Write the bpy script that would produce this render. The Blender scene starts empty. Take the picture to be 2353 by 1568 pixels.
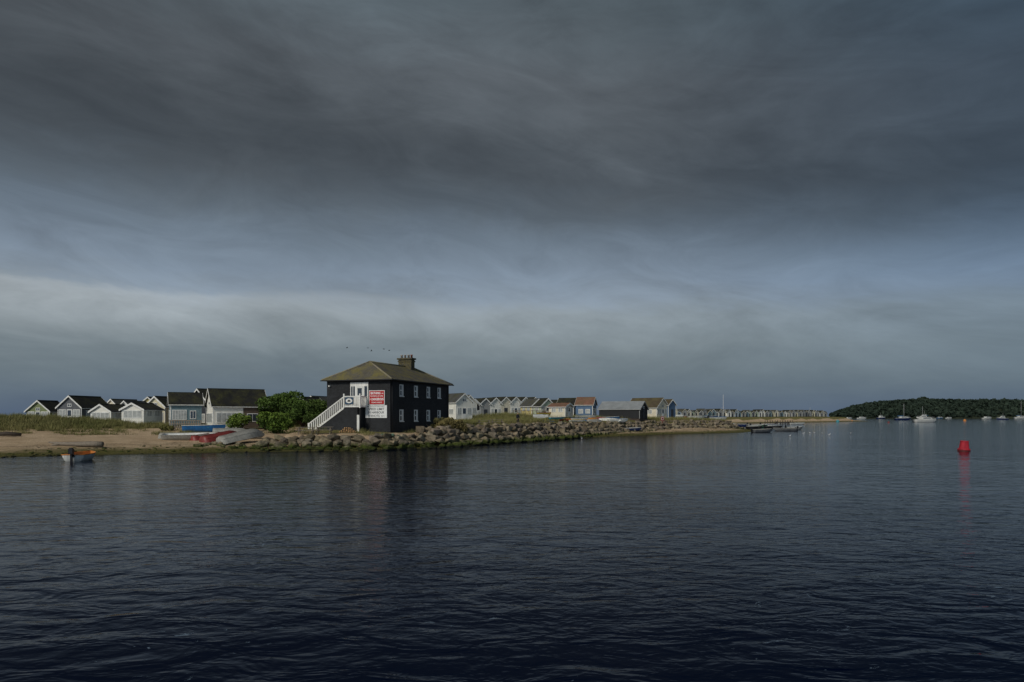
import bpy, math, random
import numpy as np
from mathutils import Vector, Matrix, Euler
R=random.Random(7); NR=np.random.RandomState(11)
sc=bpy.context.scene
CAMH=3.3; FPX=1569.0; CX=1176.5; HY=956.0
def gx(px,Y): return (px-CX)/FPX*Y
def wz(py,Y): return CAMH-(py-HY)/FPX*Y
def shore(px,py):
    Y=CAMH*FPX/(py-HY); return (gx(px,Y),Y)
def lin(r,g,b):
    f=lambda c:(c/255/12.92) if c<=10 else ((c/255+.055)/1.055)**2.4
    return (f(r),f(g),f(b),1)
# ---------------------------------------------------------------- node helpers
class NT:
    def __init__(s,tree): s.t=tree; s.n=tree.nodes; s.l=tree.links
    def node(s,typ,**k):
        n=s.n.new(typ)
        for a,b in k.items(): setattr(n,a,b)
        return n
    def link(s,a,b): s.l.new(a,b)
    def put(s,inp,v):
        if hasattr(v,'node') : s.l.new(v,inp)
        else: inp.default_value=v
    def m(s,op,a,b=0.0,c=None,clamp=False):
        n=s.n.new('ShaderNodeMath'); n.operation=op; n.use_clamp=clamp
        s.put(n.inputs[0],a); s.put(n.inputs[1],b)
        if c is not None: s.put(n.inputs[2],c)
        return n.outputs[0]
    def mix(s,f,a,b,bt='MIX'):
        n=s.n.new('ShaderNodeMix'); n.data_type='RGBA'; n.blend_type=bt
        s.put(n.inputs[0],f); s.put(n.inputs[6],a); s.put(n.inputs[7],b)
        return n.outputs[2]
    def noise(s,vec,scale,detail=4,rough=.55,dist=0.0):
        n=s.n.new('ShaderNodeTexNoise'); n.inputs['Scale'].default_value=scale
        n.inputs['Detail'].default_value=detail; n.inputs['Roughness'].default_value=rough
        n.inputs['Distortion'].default_value=dist
        if vec is not None: s.l.new(vec,n.inputs['Vector'])
        return n.outputs[0]
    def rng(s,v,a,b,c=0.0,d=1.0,smooth=False):
        n=s.n.new('ShaderNodeMapRange'); n.clamp=True
        if smooth: n.interpolation_type='SMOOTHSTEP'
        s.put(n.inputs[0],v)
        for i,x in zip((1,2,3,4),(a,b,c,d)): n.inputs[i].default_value=x
        return n.outputs[0]
    def xyz(s,v):
        n=s.n.new('ShaderNodeSeparateXYZ'); s.l.new(v,n.inputs[0]); return n.outputs
    def comb(s,x,y,z):
        n=s.n.new('ShaderNodeCombineXYZ')
        s.put(n.inputs[0],x); s.put(n.inputs[1],y); s.put(n.inputs[2],z); return n.outputs[0]
    def vscale(s,v,sx,sy,sz):
        n=s.n.new('ShaderNodeVectorMath'); n.operation='MULTIPLY'; s.l.new(v,n.inputs[0]); n.inputs[1].default_value=(sx,sy,sz); return n.outputs[0]
    def bump(s,h,strength=1.0,dist=.02):
        n=s.n.new('ShaderNodeBump'); n.inputs['Strength'].default_value=strength; n.inputs['Distance'].default_value=dist
        s.l.new(h,n.inputs['Height']); return n.outputs[0]
def newmat(name):
    m=bpy.data.materials.new(name); m.use_nodes=True
    t=NT(m.node_tree); b=m.node_tree.nodes['Principled BSDF']; return m,t,b
MC={}
def c4(c): return (c[0],c[1],c[2],1)
def M(name,col,rough=.75,var=.25,scale=2.5,kind=None,bump=.0,metal=0,moss=None,spec=.3):
    if name in MC: return MC[name]
    m,t,b=newmat(name)
    tc=t.node('ShaderNodeTexCoord').outputs['Object']
    n=t.noise(tc,scale,6,.62); f=t.rng(n,.3,.7)
    a=c4([x*(1-var) for x in col]); z=c4([min(1,x*(1+var)) for x in col])
    c=t.mix(f,a,z)
    n2=t.noise(tc,scale*7,3,.6)
    c=t.mix(t.rng(n2,.45,.8,0,.5*var*2),c,c4([x*.45 for x in col]))
    h=None
    o=t.xyz(tc)
    if kind in('boards','vboards'):
        v=o[2] if kind=='boards' else t.m('ADD',o[0],o[1])
        fr=t.m('FRACT',t.m('MULTIPLY',v,1/.17))
        line=t.rng(fr,.0,.16,1,0)
        c=t.mix(t.m('MULTIPLY',line,.55),c,c4([x*.3 for x in col])); h=fr
    if kind=='streak':
        n3=t.noise(t.vscale(tc,9,9,.6),1.0,4,.6)
        c=t.mix(t.rng(n3,.4,.75,0,.6),c,c4([x*.5 for x in col]))
    if kind=='brick':
        bn=t.node('ShaderNodeTexBrick'); bn.inputs['Scale'].default_value=1
        bn.inputs['Brick Width'].default_value=.25; bn.inputs['Row Height'].default_value=.09; bn.inputs['Mortar Size'].default_value=.009
        bn.inputs['Color1'].default_value=c4([x*.5 for x in col]); bn.inputs['Color2'].default_value=c4([x*2.2 for x in col]); bn.inputs['Mortar'].default_value=c4([x*.5 for x in col])
        t.link(t.comb(t.m('ADD',o[0],o[1]),o[2],0),bn.inputs['Vector'])
        c=t.mix(.65,c,bn.outputs[0]); h=bn.outputs[1]
        big=t.noise(tc,.55,6,.7); c=t.mix(t.rng(big,.45,.7,0,.55),c,(.035,.038,.042,1))
    if kind=='tiles':
        bn=t.node('ShaderNodeTexBrick'); bn.inputs['Scale'].default_value=1
        bn.inputs['Brick Width'].default_value=.3; bn.inputs['Row Height'].default_value=.13; bn.inputs['Mortar Size'].default_value=.012
        bn.inputs['Color1'].default_value=c4([x*.7 for x in col]); bn.inputs['Color2'].default_value=c4([x*1.3 for x in col]); bn.inputs['Mortar'].default_value=c4([x*.35 for x in col])
        t.link(t.comb(t.m('ADD',o[0],t.m('MULTIPLY',o[1],.7)),t.m('ADD',o[2],0),0),bn.inputs['Vector'])
        c=t.mix(.55,c,bn.outputs[0]); h=bn.outputs[1]
    if moss:
        mn=t.noise(tc,.75,8,.68); mm=t.rng(mn,.42,.62)
        mn2=t.noise(tc,6,4,.6)
        c=t.mix(t.m('MULTIPLY',mm,t.rng(mn2,.3,.6,.35,1)),c,c4(moss))
    t.link(c,b.inputs['Base Color']); b.inputs['Roughness'].default_value=rough; b.inputs['Metallic'].default_value=metal
    b.inputs['Specular IOR Level'].default_value=spec
    if h is not None: t.link(t.bump(h,.6,.02),b.inputs['Normal'])
    elif bump: t.link(t.bump(t.noise(tc,scale*4,5,.6),1,bump),b.inputs['Normal'])
    MC[name]=m; return m
def flat(name,col,rough=.6,spec=.3):
    return M(name,col,rough,.12,4,spec=spec)
# ---------------------------------------------------------------- geometry
class Asm:
    def __init__(s,name,loc=(0,0,0),rot=(0,0,0),single=False,par=None):
        s.name=name; s.loc=loc; s.rot=rot; s.single=single; s.parts={}; s.par=par
    def add(s,part,mat,V,F,smooth=False):
        if s.single: part='_'
        p=s.parts.setdefault(part,dict(v=[],f=[],m=[],mi=[],s=[]))
        if mat not in p['m']: p['m'].append(mat)
        k=p['m'].index(mat); o=len(p['v'])
        p['v']+= [tuple(v) for v in V]
        for f in F: p['f'].append(tuple(i+o for i in f)); p['mi'].append(k); p['s'].append(smooth)
    def box(s,part,mat,x0,x1,y0,y1,z0,z1):
        V=[(x0,y0,z0),(x1,y0,z0),(x1,y1,z0),(x0,y1,z0),(x0,y0,z1),(x1,y0,z1),(x1,y1,z1),(x0,y1,z1)]
        s.add(part,mat,V,[(0,3,2,1),(4,5,6,7),(0,1,5,4),(1,2,6,5),(2,3,7,6),(3,0,4,7)])
    def prism(s,part,mat,pts,a0,a1,axis='y'):
        n=len(pts)
        if axis=='y': V=[(p[0],a0,p[1]) for p in pts]+[(p[0],a1,p[1]) for p in pts]
        elif axis=='x': V=[(a0,p[0],p[1]) for p in pts]+[(a1,p[0],p[1]) for p in pts]
        else: V=[(p[0],p[1],a0) for p in pts]+[(p[0],p[1],a1) for p in pts]
        F=[tuple(range(n)),tuple(range(2*n-1,n-1,-1))]+[(i,i+n,(i+1)%n+n,(i+1)%n) for i in range(n)]
        s.add(part,mat,V,F)
    def tube(s,part,mat,pts,rad,n=6,smooth=True):
        if not hasattr(rad,'__len__'): rad=[rad]*len(pts)
        V=[];F=[]
        P=[Vector(p) for p in pts]
        for i,p in enumerate(P):
            d=(P[min(i+1,len(P)-1)]-P[max(i-1,0)]).normalized()
            up=Vector((0,0,1)) if abs(d.z)<.9 else Vector((1,0,0))
            a=d.cross(up).normalized(); b=d.cross(a)
            for k in range(n):
                q=p+(a*math.cos(2*math.pi*k/n)+b*math.sin(2*math.pi*k/n))*rad[i]; V.append(q)
        for i in range(len(P)-1):
            for k in range(n): F.append((i*n+k,i*n+(k+1)%n,(i+1)*n+(k+1)%n,(i+1)*n+k))
        F.append(tuple(range(n-1,-1,-1))); F.append(tuple(range((len(P)-1)*n,len(P)*n)))
        s.add(part,mat,V,F,smooth)
    def beam(s,part,mat,p,q,w,h):
        p=Vector(p);q=Vector(q); d=(q-p).normalized(); up=Vector((0,0,1)) if abs(d.z)<.95 else Vector((1,0,0))
        a=d.cross(up).normalized()*w/2; b=a.cross(d).normalized()*h/2
        V=[p-a-b,p+a-b,p+a+b,p-a+b,q-a-b,q+a-b,q+a+b,q-a+b]
        s.add(part,mat,V,[(0,3,2,1),(4,5,6,7),(0,1,5,4),(1,2,6,5),(2,3,7,6),(3,0,4,7)])
    def finish(s):
        def mk(nm,p):
            me=bpy.data.meshes.new(nm); me.from_pydata(p['v'],[],p['f']); 
            for m in p['m']: me.materials.append(m)
            me.polygons.foreach_set('material_index',p['mi']); me.polygons.foreach_set('use_smooth',p['s']); me.update()
            o=bpy.data.objects.new(nm,me); sc.collection.objects.link(o); return o
        if s.single:
            o=mk(s.name,s.parts['_']); o.location=s.loc; o.rotation_euler=s.rot; return o
        e=bpy.data.objects.new(s.name,None); e.empty_display_size=.3; sc.collection.objects.link(e); e.location=s.loc; e.rotation_euler=s.rot
        for k,p in s.parts.items():
            o=mk(k,p); o.parent=e
        return e
def np_mesh(name,V,F,mats,col=None,mi=None,smooth=False):
    me=bpy.data.meshes.new(name); nv=len(V); nf,k=F.shape
    me.vertices.add(nv); me.vertices.foreach_set('co',np.ascontiguousarray(V,dtype=np.float32).ravel())
    me.loops.add(nf*k); me.loops.foreach_set('vertex_index',F.astype(np.int32).ravel())
    me.polygons.add(nf); me.polygons.foreach_set('loop_start',np.arange(0,nf*k,k,dtype=np.int32)); 
    me.polygons.foreach_set('loop_total',np.full(nf,k,dtype=np.int32))
    for m in mats: me.materials.append(m)
    if mi is not None: me.polygons.foreach_set('material_index',mi.astype(np.int32))
    me.polygons.foreach_set('use_smooth',np.full(nf,smooth))
    me.update(calc_edges=True)
    if col is not None:
        a=me.color_attributes.new('Col','FLOAT_COLOR','POINT')
        a.data.foreach_set('color',np.ascontiguousarray(col,dtype=np.float32).ravel())
    me.validate()
    o=bpy.data.objects.new(name,me); sc.collection.objects.link(o); return o
# ---------------------------------------------------------------- terrain height
SH=[(-400,40),(-150,44),(-90,47)]+[shore(*p) for p in [(0,1052),(200,1047),(400,1043),(600,1039),(700,1038),(830,1037),(1000,1030),(1140,1020),(1250,1012),(1400,1004),(1560,998),(1700,995),(1745,991)]]
SH+=[(60,175),(62,200),(66,240),(85,285),(130,330),(180,375),(215,410),(225,445),(190,465),(100,415),(20,340),(-60,245),(-200,210),(-400,200)]
DL=[(-24.5,66.5),(-19,66.8),(-13.5,67.5),(-8.5,73),(-3,82.5),(3.5,94),(10,106),(gx(1400,117),117),(gx(1560,138),138),(gx(1690,155),155)]
DP=DL+[(56,170),(57,205),(61,243),(80,289),(125,335),(175,381),(205,414),(205,440),(100,395),(20,320),(-60,225),(-60,125),(-32,92),(-25,80)]
def sdist(x,y,poly):
    P=np.array(poly); n=len(P); d=np.full(x.shape,1e9); ins=np.zeros(x.shape,bool)
    for i in range(n):
        a=P[i];b=P[(i+1)%n]; ab=b-a; L=ab@ab
        t=np.clip(((x-a[0])*ab[0]+(y-a[1])*ab[1])/L,0,1)
        d=np.minimum(d,np.hypot(x-a[0]-t*ab[0],y-a[1]-t*ab[1]))
        c=((a[1]>y)!=(b[1]>y)); 
        with np.errstate(divide='ignore',invalid='ignore'):
            xi=(b[0]-a[0])*(y-a[1])/(b[1]-a[1]+1e-12)+a[0]
        ins^= c&(x<xi)
    return np.where(ins,d,-d)
def nz(x,y,f=1.0):
    return (np.sin(x*.9*f+1.3*np.sin(y*.7*f))+np.sin(y*1.1*f+1.7*np.sin(x*.6*f+2))+.6*np.sin(x*2.3*f+y*1.9*f)+.5*np.sin(x*3.7*f-y*3.1*f+1))/3.1
def smooth(t): t=np.clip(t,0,1); return t*t*(3-2*t)
def hgt_full(x,y):
    x=np.asarray(x,float); y=np.asarray(y,float)
    d=sdist(x,y,SH)+.35*nz(x,y,.8); dd=sdist(x,y,DP)
    h=np.where(d>0,1.6*(1-np.exp(-np.maximum(d,0)/14)),np.maximum(d*.12,-1.5))
    w=np.where(x<-23,9.0,2.4)
    ex=.85+.65*smooth((x+12)/12)
    h=h+ex*smooth((dd+.6)/w)
    for (gx0,gy0,a,sx,sy) in [(-64,88,1.4,15,5),(-45,91,.35,9,4),(-1,121,.8,14,9),(20,135,.3,14,8),(-75,100,1.2,18,10),(-19,93,.8,8,5)]:
        h=h+a*np.exp(-((x-gx0)/sx)**2-((y-gy0)/sy)**2)
    h=h+.06*nz(x,y,1.1)*smooth(d/4)+.10*nz(x,y,.35)*smooth((d-12)/8)
    gm=smooth((dd-2.5)/3)*(x>-28)
    gm=np.maximum(gm,smooth((h-1.62-.15*nz(x,y,.9))/.25))
    gm=np.where(d<6,0,gm)
    return h,gm,d,dd
def hgt(x,y): return float(hgt_full(np.array([x]),np.array([y]))[0][0])
def axis(segs):
    o=[]
    for a,b,s in segs: o+=list(np.arange(a,b,s))
    return np.array(o+[segs[-1][1]])
xs=axis([(-4000,-400,600),(-400,-100,6),(-100,-65,1.2),(-65,62,.55),(62,240,2.5),(240,600,60),(600,4000,850)])
ys=axis([(-300,36,42),(36,112,.5),(112,180,1),(180,480,3),(480,900,70),(900,7000,1200)])
X,Y=np.meshgrid(xs,ys); H,GM,D1,D2=hgt_full(X,Y)
nx,ny=len(xs),len(ys)
V=np.stack([X.ravel(),Y.ravel(),H.ravel()],1)
I=np.arange(nx*ny).reshape(ny,nx)
F=np.stack([I[:-1,:-1].ravel(),I[:-1,1:].ravel(),I[1:,1:].ravel(),I[1:,:-1].ravel()],1)
col=np.zeros((nx*ny,4)); col[:,0]=GM.ravel(); col[:,1]=np.clip(D1.ravel()/10,0,1); col[:,3]=1
gm_,t,b=newmat('sand_and_turf')
geo=t.node('ShaderNodeNewGeometry').outputs['Position']
at=t.node('ShaderNodeAttribute',attribute_name='Col').outputs['Color']; ax=t.xyz(at)
p=t.xyz(geo)
n1=t.noise(geo,.5,6,.65); n2=t.noise(geo,5,5,.7); n3=t.noise(geo,18,3,.7)
sand=t.mix(t.rng(n1,.3,.7),(.42,.30,.18,1),(.62,.47,.31,1))
sand=t.mix(t.rng(n3,.52,.68,0,.75),sand,(.19,.13,.085,1))
sand=t.mix(t.rng(n2,.58,.72,0,.6),sand,(.18,.14,.09,1))
turf=t.mix(t.rng(n2,.35,.65),(.085,.085,.025,1),(.25,.21,.08,1))
gmix=t.rng(t.m('ADD',ax[0],t.m('MULTIPLY',t.m('SUBTRACT',n2,.5),.6)),.35,.6)
c=t.mix(gmix,sand,turf)
zz=t.m('ADD',p[2],t.m('MULTIPLY',t.m('SUBTRACT',n1,.5),.5))
weed=t.mix(t.rng(n2,.35,.65),(.03,.035,.008,1),(.12,.115,.02,1))
wm=t.m('MULTIPLY',t.rng(zz,.24,.55,1,0),t.rng(n3,.3,.5,.65,1))
c=t.mix(wm,c,weed)
strand=t.m('MULTIPLY',t.rng(t.m('ABSOLUTE',t.m('SUBTRACT',zz,.62)),.0,.10,1,0),t.rng(n2,.45,.55))
c=t.mix(t.m('MULTIPLY',strand,.8),c,(.04,.035,.015,1))
c=t.mix(t.rng(p[2],-.1,.12,1,0),c,(.02,.022,.012,1))
t.link(c,b.inputs['Base Color']); b.inputs['Roughness'].default_value=.95; b.inputs['Specular IOR Level'].default_value=.15
t.link(t.bump(t.m('ADD',n2,n3),1,.08),b.inputs['Normal'])
np_mesh('ground',V,F,[gm_],col,smooth=True)
# ---------------------------------------------------------------- water
wm_,t,b=newmat('harbour_water')
geo=t.node('ShaderNodeNewGeometry').outputs['Position']; P=t.xyz(geo)
w1=t.noise(t.vscale(geo,.8,1.35,1),1.0,3,.5,.7)
w2=t.noise(t.vscale(geo,2.6,4.2,1),1.0,3,.55,.5)
w3=t.noise(t.vscale(geo,.15,.25,1),1.0,2,.5,.3)
patch=t.noise(t.vscale(geo,.025,.06,1),1.0,3,.55)
pm=t.rng(patch,.38,.62,.4,1.3)
hh=t.m('ADD',t.m('MULTIPLY',w1,.052),t.m('ADD',t.m('MULTIPLY',t.m('MULTIPLY',w2,pm),.020),t.m('MULTIPLY',w3,.07)))
t.link(t.bump(hh,1,1.0),b.inputs['Normal'])
f1=t.noise(t.vscale(geo,2.0,2.8,1),1.0,6,.75,1.2); f2=t.noise(geo,.35,2,.5)
fm=t.m('MULTIPLY',t.rng(f1,.635,.665),t.rng(f2,.52,.60))
fm=t.m('MULTIPLY',fm,t.rng(P[1],20,34,.75,0))
c=t.mix(fm,(.0002,.0028,.0135,1),(.20,.28,.36,1))
t.link(c,b.inputs['Base Color']); b.inputs['Roughness'].default_value=.06; b.inputs['IOR'].default_value=1.33
b.inputs['Specular Tint'].default_value=(.3,.55,1,1); b.inputs['Specular IOR Level'].default_value=.06
wx=[-9000,-800,-200,200,800,9000]; wy=[-400,0,100,400,1500,14000]
X,Y=np.meshgrid(wx,wy); I=np.arange(36).reshape(6,6)
np_mesh('water',np.stack([X.ravel(),Y.ravel(),X.ravel()*0],1).astype(float),np.stack([I[:-1,:-1].ravel(),I[:-1,1:].ravel(),I[1:,1:].ravel(),I[1:,:-1].ravel()],1),[wm_])
# ---------------------------------------------------------------- rocks
import bmesh
def rockgeo(seed):
    r=random.Random(seed); bm=bmesh.new()
    for i in range(16):
        v=Vector((r.gauss(0,1),r.gauss(0,1),r.gauss(0,1))).normalized()
        m=max(abs(v.x),abs(v.y),abs(v.z)); v=v.lerp(v/m,.88)*r.uniform(.85,1.0)*.5; bm.verts.new(v)
    bmesh.ops.convex_hull(bm,input=bm.verts)
    for v in [v for v in bm.verts if not v.link_faces]: bm.verts.remove(v)
    bmesh.ops.bevel(bm,geom=list(bm.edges),offset=.03,segments=1,affect='EDGES')
    bmesh.ops.triangulate(bm,faces=bm.faces)
    bm.verts.index_update()
    V=np.array([v.co[:] for v in bm.verts]); F=np.array([[v.index for v in f.verts] for f in bm.faces]); bm.free(); return V,F
RG=[rockgeo(s) for s in range(14)]
def rocks(name,lst,mat):
    VV=[];FF=[];CC=[];o=0
    for (x,y,z,sx,sy,sz,yaw,tilt) in lst:
        v,f=RG[R.randrange(14)]; v=v*np.array([sx,sy,sz])
        m=np.array(Euler((R.uniform(-tilt,tilt),R.uniform(-tilt,tilt),yaw)).to_matrix()); v=v@m.T+np.array([x,y,z])
        VV.append(v);FF.append(f+o);o+=len(v); k=R.uniform(.6,1.25); CC.append(np.tile([k,k*R.uniform(.94,1.0),k*R.uniform(.85,1.05),1],(len(v),1)))
    return np_mesh(name,np.concatenate(VV),np.concatenate(FF),[mat],np.concatenate(CC))
rm,t,b=newmat('armour_stone')
geo=t.node('ShaderNodeNewGeometry').outputs['Position']; P=t.xyz(geo); at=t.node('ShaderNodeAttribute',attribute_name='Col').outputs['Color']
n1=t.noise(geo,1.6,7,.7); n2=t.noise(geo,9,4,.7)
c=t.mix(t.rng(n1,.32,.68),(.095,.08,.055,1),(.30,.255,.18,1)); c=t.mix(1,c,at,'MULTIPLY')
c=t.mix(t.rng(n2,.5,.75,0,.6),c,(.055,.047,.035,1))
zz=t.m('ADD',P[2],t.m('MULTIPLY',t.m('SUBTRACT',n1,.5),1.0))
c=t.mix(t.rng(zz,.4,.75,.95,0),c,t.mix(t.rng(n2,.4,.6),(.06,.085,.008,1),(.014,.016,.006,1)))
c=t.mix(t.rng(P[2],.08,.25,.9,0),c,(.008,.008,.006,1))
t.link(c,b.inputs['Base Color']); b.inputs['Roughness'].default_value=.9; b.inputs['Specular IOR Level'].default_value=.2
t.link(t.bump(t.m('ADD',n1,n2),1,.06),b.inputs['Normal'])
lst=[]
for i in range(len(DL)-1):
    a=np.array(DL[i]);bb=np.array(DL[i+1]); L=np.linalg.norm(bb-a); dr=(bb-a)/L; nr=np.array([-dr[1],dr[0]])
    for off,zo,sz in ([(-2.1,.15,.95),(-1.25,.65,.95),(-.35,1.15,.9),(.5,1.3,.85)] if i<3 else [(-2.3,.1,1.05),(-1.4,.65,1.1),(-.4,1.25,1.15),(.6,1.8,1.1),(1.5,2.05,.95)] if i<6 else [(-1.5,.5,1.1),(-.6,1.05,1.15),(.3,1.6,1.15),(1.2,2.0,1.0)]):
        s=R.uniform(0,.8)
        while s<L:
            q=a+dr*s+nr*(off+R.uniform(-.25,.25)); S=sz*R.uniform(.7,1.2)
            ww=S*R.uniform(1.0,1.6)
            zz0=max(hgt(q[0],q[1]),-.1); zz1=zo*.7+zz0*.3
            lst.append((q[0],q[1],zz1+R.uniform(-.14,.14),ww,S*1.1,S*.82,math.atan2(dr[1],dr[0])+R.uniform(-.3,.3),.2))
            s+=ww*R.uniform(.75,.97)
for k in range(90):
    i=R.randrange(0,5) ; tt=R.random(); q=np.array(DL[i])*(1-tt)+np.array(DL[i+1])*tt+np.array([R.uniform(.3,2.2),-R.uniform(1.5,3.6)])
    S=R.uniform(.25,.6); lst.append((q[0],q[1],max(hgt(q[0],q[1]),-.1)+.03,S*1.3,S,S*.7,R.uniform(0,3),.3))
for k in range(26):
    q=(-24.5-R.random()*5,65.5+R.uniform(-2.2,1.5)); S=R.uniform(.3,.8); lst.append((q[0],q[1],hgt(*q)+.05,S*1.3,S,S*.75,R.uniform(0,3),.3))
rocks('rock_armour',lst,rm)
lst=[]
for k in range(420):
    px=R.uniform(-50,1700); 
    s=shore(max(px,0),np.interp(px,[0,200,400,600,700,830,1000,1140,1250,1400,1560,1700],[1052,1047,1043,1039,1038,1037,1030,1020,1012,1004,998,995]))
    q=(s[0]+R.uniform(-1,1),s[1]+R.uniform(-.6,6)); S=R.uniform(.08,.28); lst.append((q[0],q[1],hgt(*q)+.01,S*1.4,S*1.2,S*.7,R.uniform(0,3),.3))
rocks('shore_stones',lst,rm)
# ---------------------------------------------------------------- foliage
def leafmat(name,rough=.8):
    m,t,b=newmat(name); at=t.node('ShaderNodeAttribute',attribute_name='Col').outputs['Color']
    t.link(at,b.inputs['Base Color']); b.inputs['Roughness'].default_value=rough; b.inputs['Specular IOR Level'].default_value=.2
    return m
LM=leafmat('leaf_green'); GMt=leafmat('marram_grass')
def foliage(name,lobes,n,ls,c0,c1,trunk=True,parts=True):
    tot=sum(l[3]**2 for l in lobes); VV=[];CC=[]
    for (x,y,z,r) in lobes:
        k=max(20,int(n*r*r/tot)); u=NR.normal(size=(k,3)); u/=np.linalg.norm(u,axis=1)[:,None]
        bumpy=1+.16*np.sin(u[:,0]*7+x*3)*np.sin(u[:,1]*6+z)+.10*np.sin(u[:,2]*11+y)
        rr=r*(1-NR.rand(k)**2.2*.45)*bumpy
        pc=np.array([x,y,z])+u*rr[:,None]*np.array([1,1,.85])
        A=NR.normal(size=(k,3)); A/=np.linalg.norm(A,axis=1)[:,None]; B=np.cross(A,NR.normal(size=(k,3))); B/=np.linalg.norm(B,axis=1)[:,None]
        s=ls*NR.uniform(.6,1.3,k)[:,None]
        q=np.stack([pc-A*s-B*s*.55,pc+A*s-B*s*.55,pc+A*s+B*s*.55,pc-A*s+B*s*.55],1).reshape(-1,3)
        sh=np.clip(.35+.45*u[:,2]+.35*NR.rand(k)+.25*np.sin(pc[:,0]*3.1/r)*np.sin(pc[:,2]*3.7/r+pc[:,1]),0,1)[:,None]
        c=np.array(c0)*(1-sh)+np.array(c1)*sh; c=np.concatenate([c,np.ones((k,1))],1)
        VV.append(q);CC.append(np.repeat(c,4,0))
    V=np.concatenate(VV);C=np.concatenate(CC); V[:,2]=np.maximum(V[:,2],.02)
    return V,np.arange(len(V)).reshape(-1,4),C
BARK=M('bark',(.06,.045,.03),.9,.3)
def bush(name,px,depth,lobes,n,ls=.09,c0=(.012,.026,.006),c1=(.095,.155,.03),top=None):
    x,y=gx(px,depth),depth; z=hgt(x,y)-.05
    if top:
        hh_=max(l[2]+l[3]*.8 for l in lobes); k=(wz(top,depth)-z)/hh_; lobes=[(l[0],l[1],l[2]*k,l[3]*(.5+.5*k)) for l in lobes]
        hh_=max(l[2]+l[3]*.8 for l in lobes); k=(wz(top,depth)-z)/hh_; lobes=[(l[0],l[1],l[2]*k,l[3]) for l in lobes]
    e=bpy.data.objects.new(name,None); sc.collection.objects.link(e); e.location=(x,y,z)
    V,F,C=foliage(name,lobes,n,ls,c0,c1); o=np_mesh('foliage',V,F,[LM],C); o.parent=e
    a=Asm('stem')
    for l in lobes:
        a.tube('limbs',BARK,[(0,0,0),(l[0]*.4,l[1]*.4,l[2]*.5),(l[0],l[1],l[2])],[.12,.08,.03],5)
    p=a.parts['limbs']; me=bpy.data.meshes.new('limbs'); me.from_pydata(p['v'],[],p['f']); me.materials.append(BARK)
    o=bpy.data.objects.new('limbs',me); sc.collection.objects.link(o); o.parent=e
def rl(w,h,d,n,r,seed):
    q=random.Random(seed); L=[]
    for i in range(n):
        x=q.uniform(-1,1); zm=h-r*.85; L.append((x*(w/2-r*.7),q.uniform(-d/2,d/2),max(r*.6,q.uniform(.45,1)*zm*(1-.35*abs(x)**2)),r*q.uniform(.7,1.1)))
    return L
bush('tamarisk_bush',655,92,rl(6.6,3.9,3,17,1.2,1),19000,.11,top=899)
bush('tamarisk_bush',697,89,rl(3.6,2.9,2.5,9,.9,2),8000,top=920)
bush('bramble_bush',628,82,rl(4.6,1.9,2,12,.75,3),8000,c0=(.02,.045,.008),c1=(.13,.20,.03),top=946)
bush('bramble_bush',553,85,rl(2.4,1.5,1.6,6,.55,4),2800,c0=(.03,.05,.008),c1=(.16,.23,.04),top=949)
bush('tamarisk_bush',733,87,rl(2.8,2.9,2,8,.85,5),6000,c1=(.09,.14,.03),top=919)
bush('dry_shrub',1038,78.5,rl(3.4,1.7,1.8,10,.65,6),5500,.07,(.03,.027,.01),(.22,.18,.07),top=959)
bush('dry_shrub',1010,80,rl(2.2,1.3,1.2,6,.45,7),2500,.06,(.03,.03,.01),(.20,.18,.07),top=960)
bush('sea_kale',897,70.5,rl(1.9,.5,1,6,.25,8),1400,.07,(.05,.09,.06),(.22,.32,.23))
bush('sea_kale',925,71.5,rl(1.2,.4,.8,4,.2,9),700,.07,(.05,.09,.06),(.22,.32,.23))
bush('dry_shrub',380,84,rl(2.4,.9,1.2,5,.4,10),1800,.06,(.04,.04,.01),(.22,.21,.07))
def grass(name,N,xr,yr,hmin,hmax,test,seed,blades=26):
    rs=np.random.RandomState(seed); x=rs.uniform(*xr,N); y=rs.uniform(*yr,N)
    h,gm,d,dd=hgt_full(x,y); k=test(x,y,h,gm,d,dd,rs); x,y,h=x[k],y[k],h[k]; n=len(x)
    bx=np.repeat(x,blades)+rs.normal(0,.22,n*blades); by=np.repeat(y,blades)+rs.normal(0,.22,n*blades); bz=np.repeat(h,blades)-.06
    L=rs.uniform(hmin,hmax,n*blades)*np.repeat(rs.uniform(.6,1.2,n),blades)
    an=rs.uniform(0,2*np.pi,n*blades); ln=np.abs(rs.normal(0,.35,n*blades))*L
    w=rs.uniform(.012,.028,n*blades)
    b0=np.stack([bx-np.sin(an)*w,by+np.cos(an)*w,bz],1); b1=np.stack([bx+np.sin(an)*w,by-np.cos(an)*w,bz],1)
    ln+=0.0; tp=np.stack([bx+np.cos(an)*ln+.12*L,by+np.sin(an)*ln,bz+L],1)
    V=np.stack([b0,b1,tp],1).reshape(-1,3); F=np.arange(len(V)).reshape(-1,3)
    patch=.5+.5*nz(x,y,.45)
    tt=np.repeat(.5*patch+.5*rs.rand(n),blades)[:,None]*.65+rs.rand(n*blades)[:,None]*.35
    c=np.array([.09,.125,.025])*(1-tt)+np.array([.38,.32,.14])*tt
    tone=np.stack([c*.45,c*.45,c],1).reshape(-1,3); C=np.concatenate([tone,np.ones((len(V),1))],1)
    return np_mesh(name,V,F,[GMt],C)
ug=np.array([.342,.940]); vg=np.array([-.940,.342])
def notHouse(x,y):
    a=(x+13.2)*ug[0]+(y-74)*ug[1]; b_=(x+13.2)*vg[0]+(y-74)*vg[1]
    return ~((a>-2.2)&(a<15.2)&(b_>-.4)&(b_<9.8))
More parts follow.
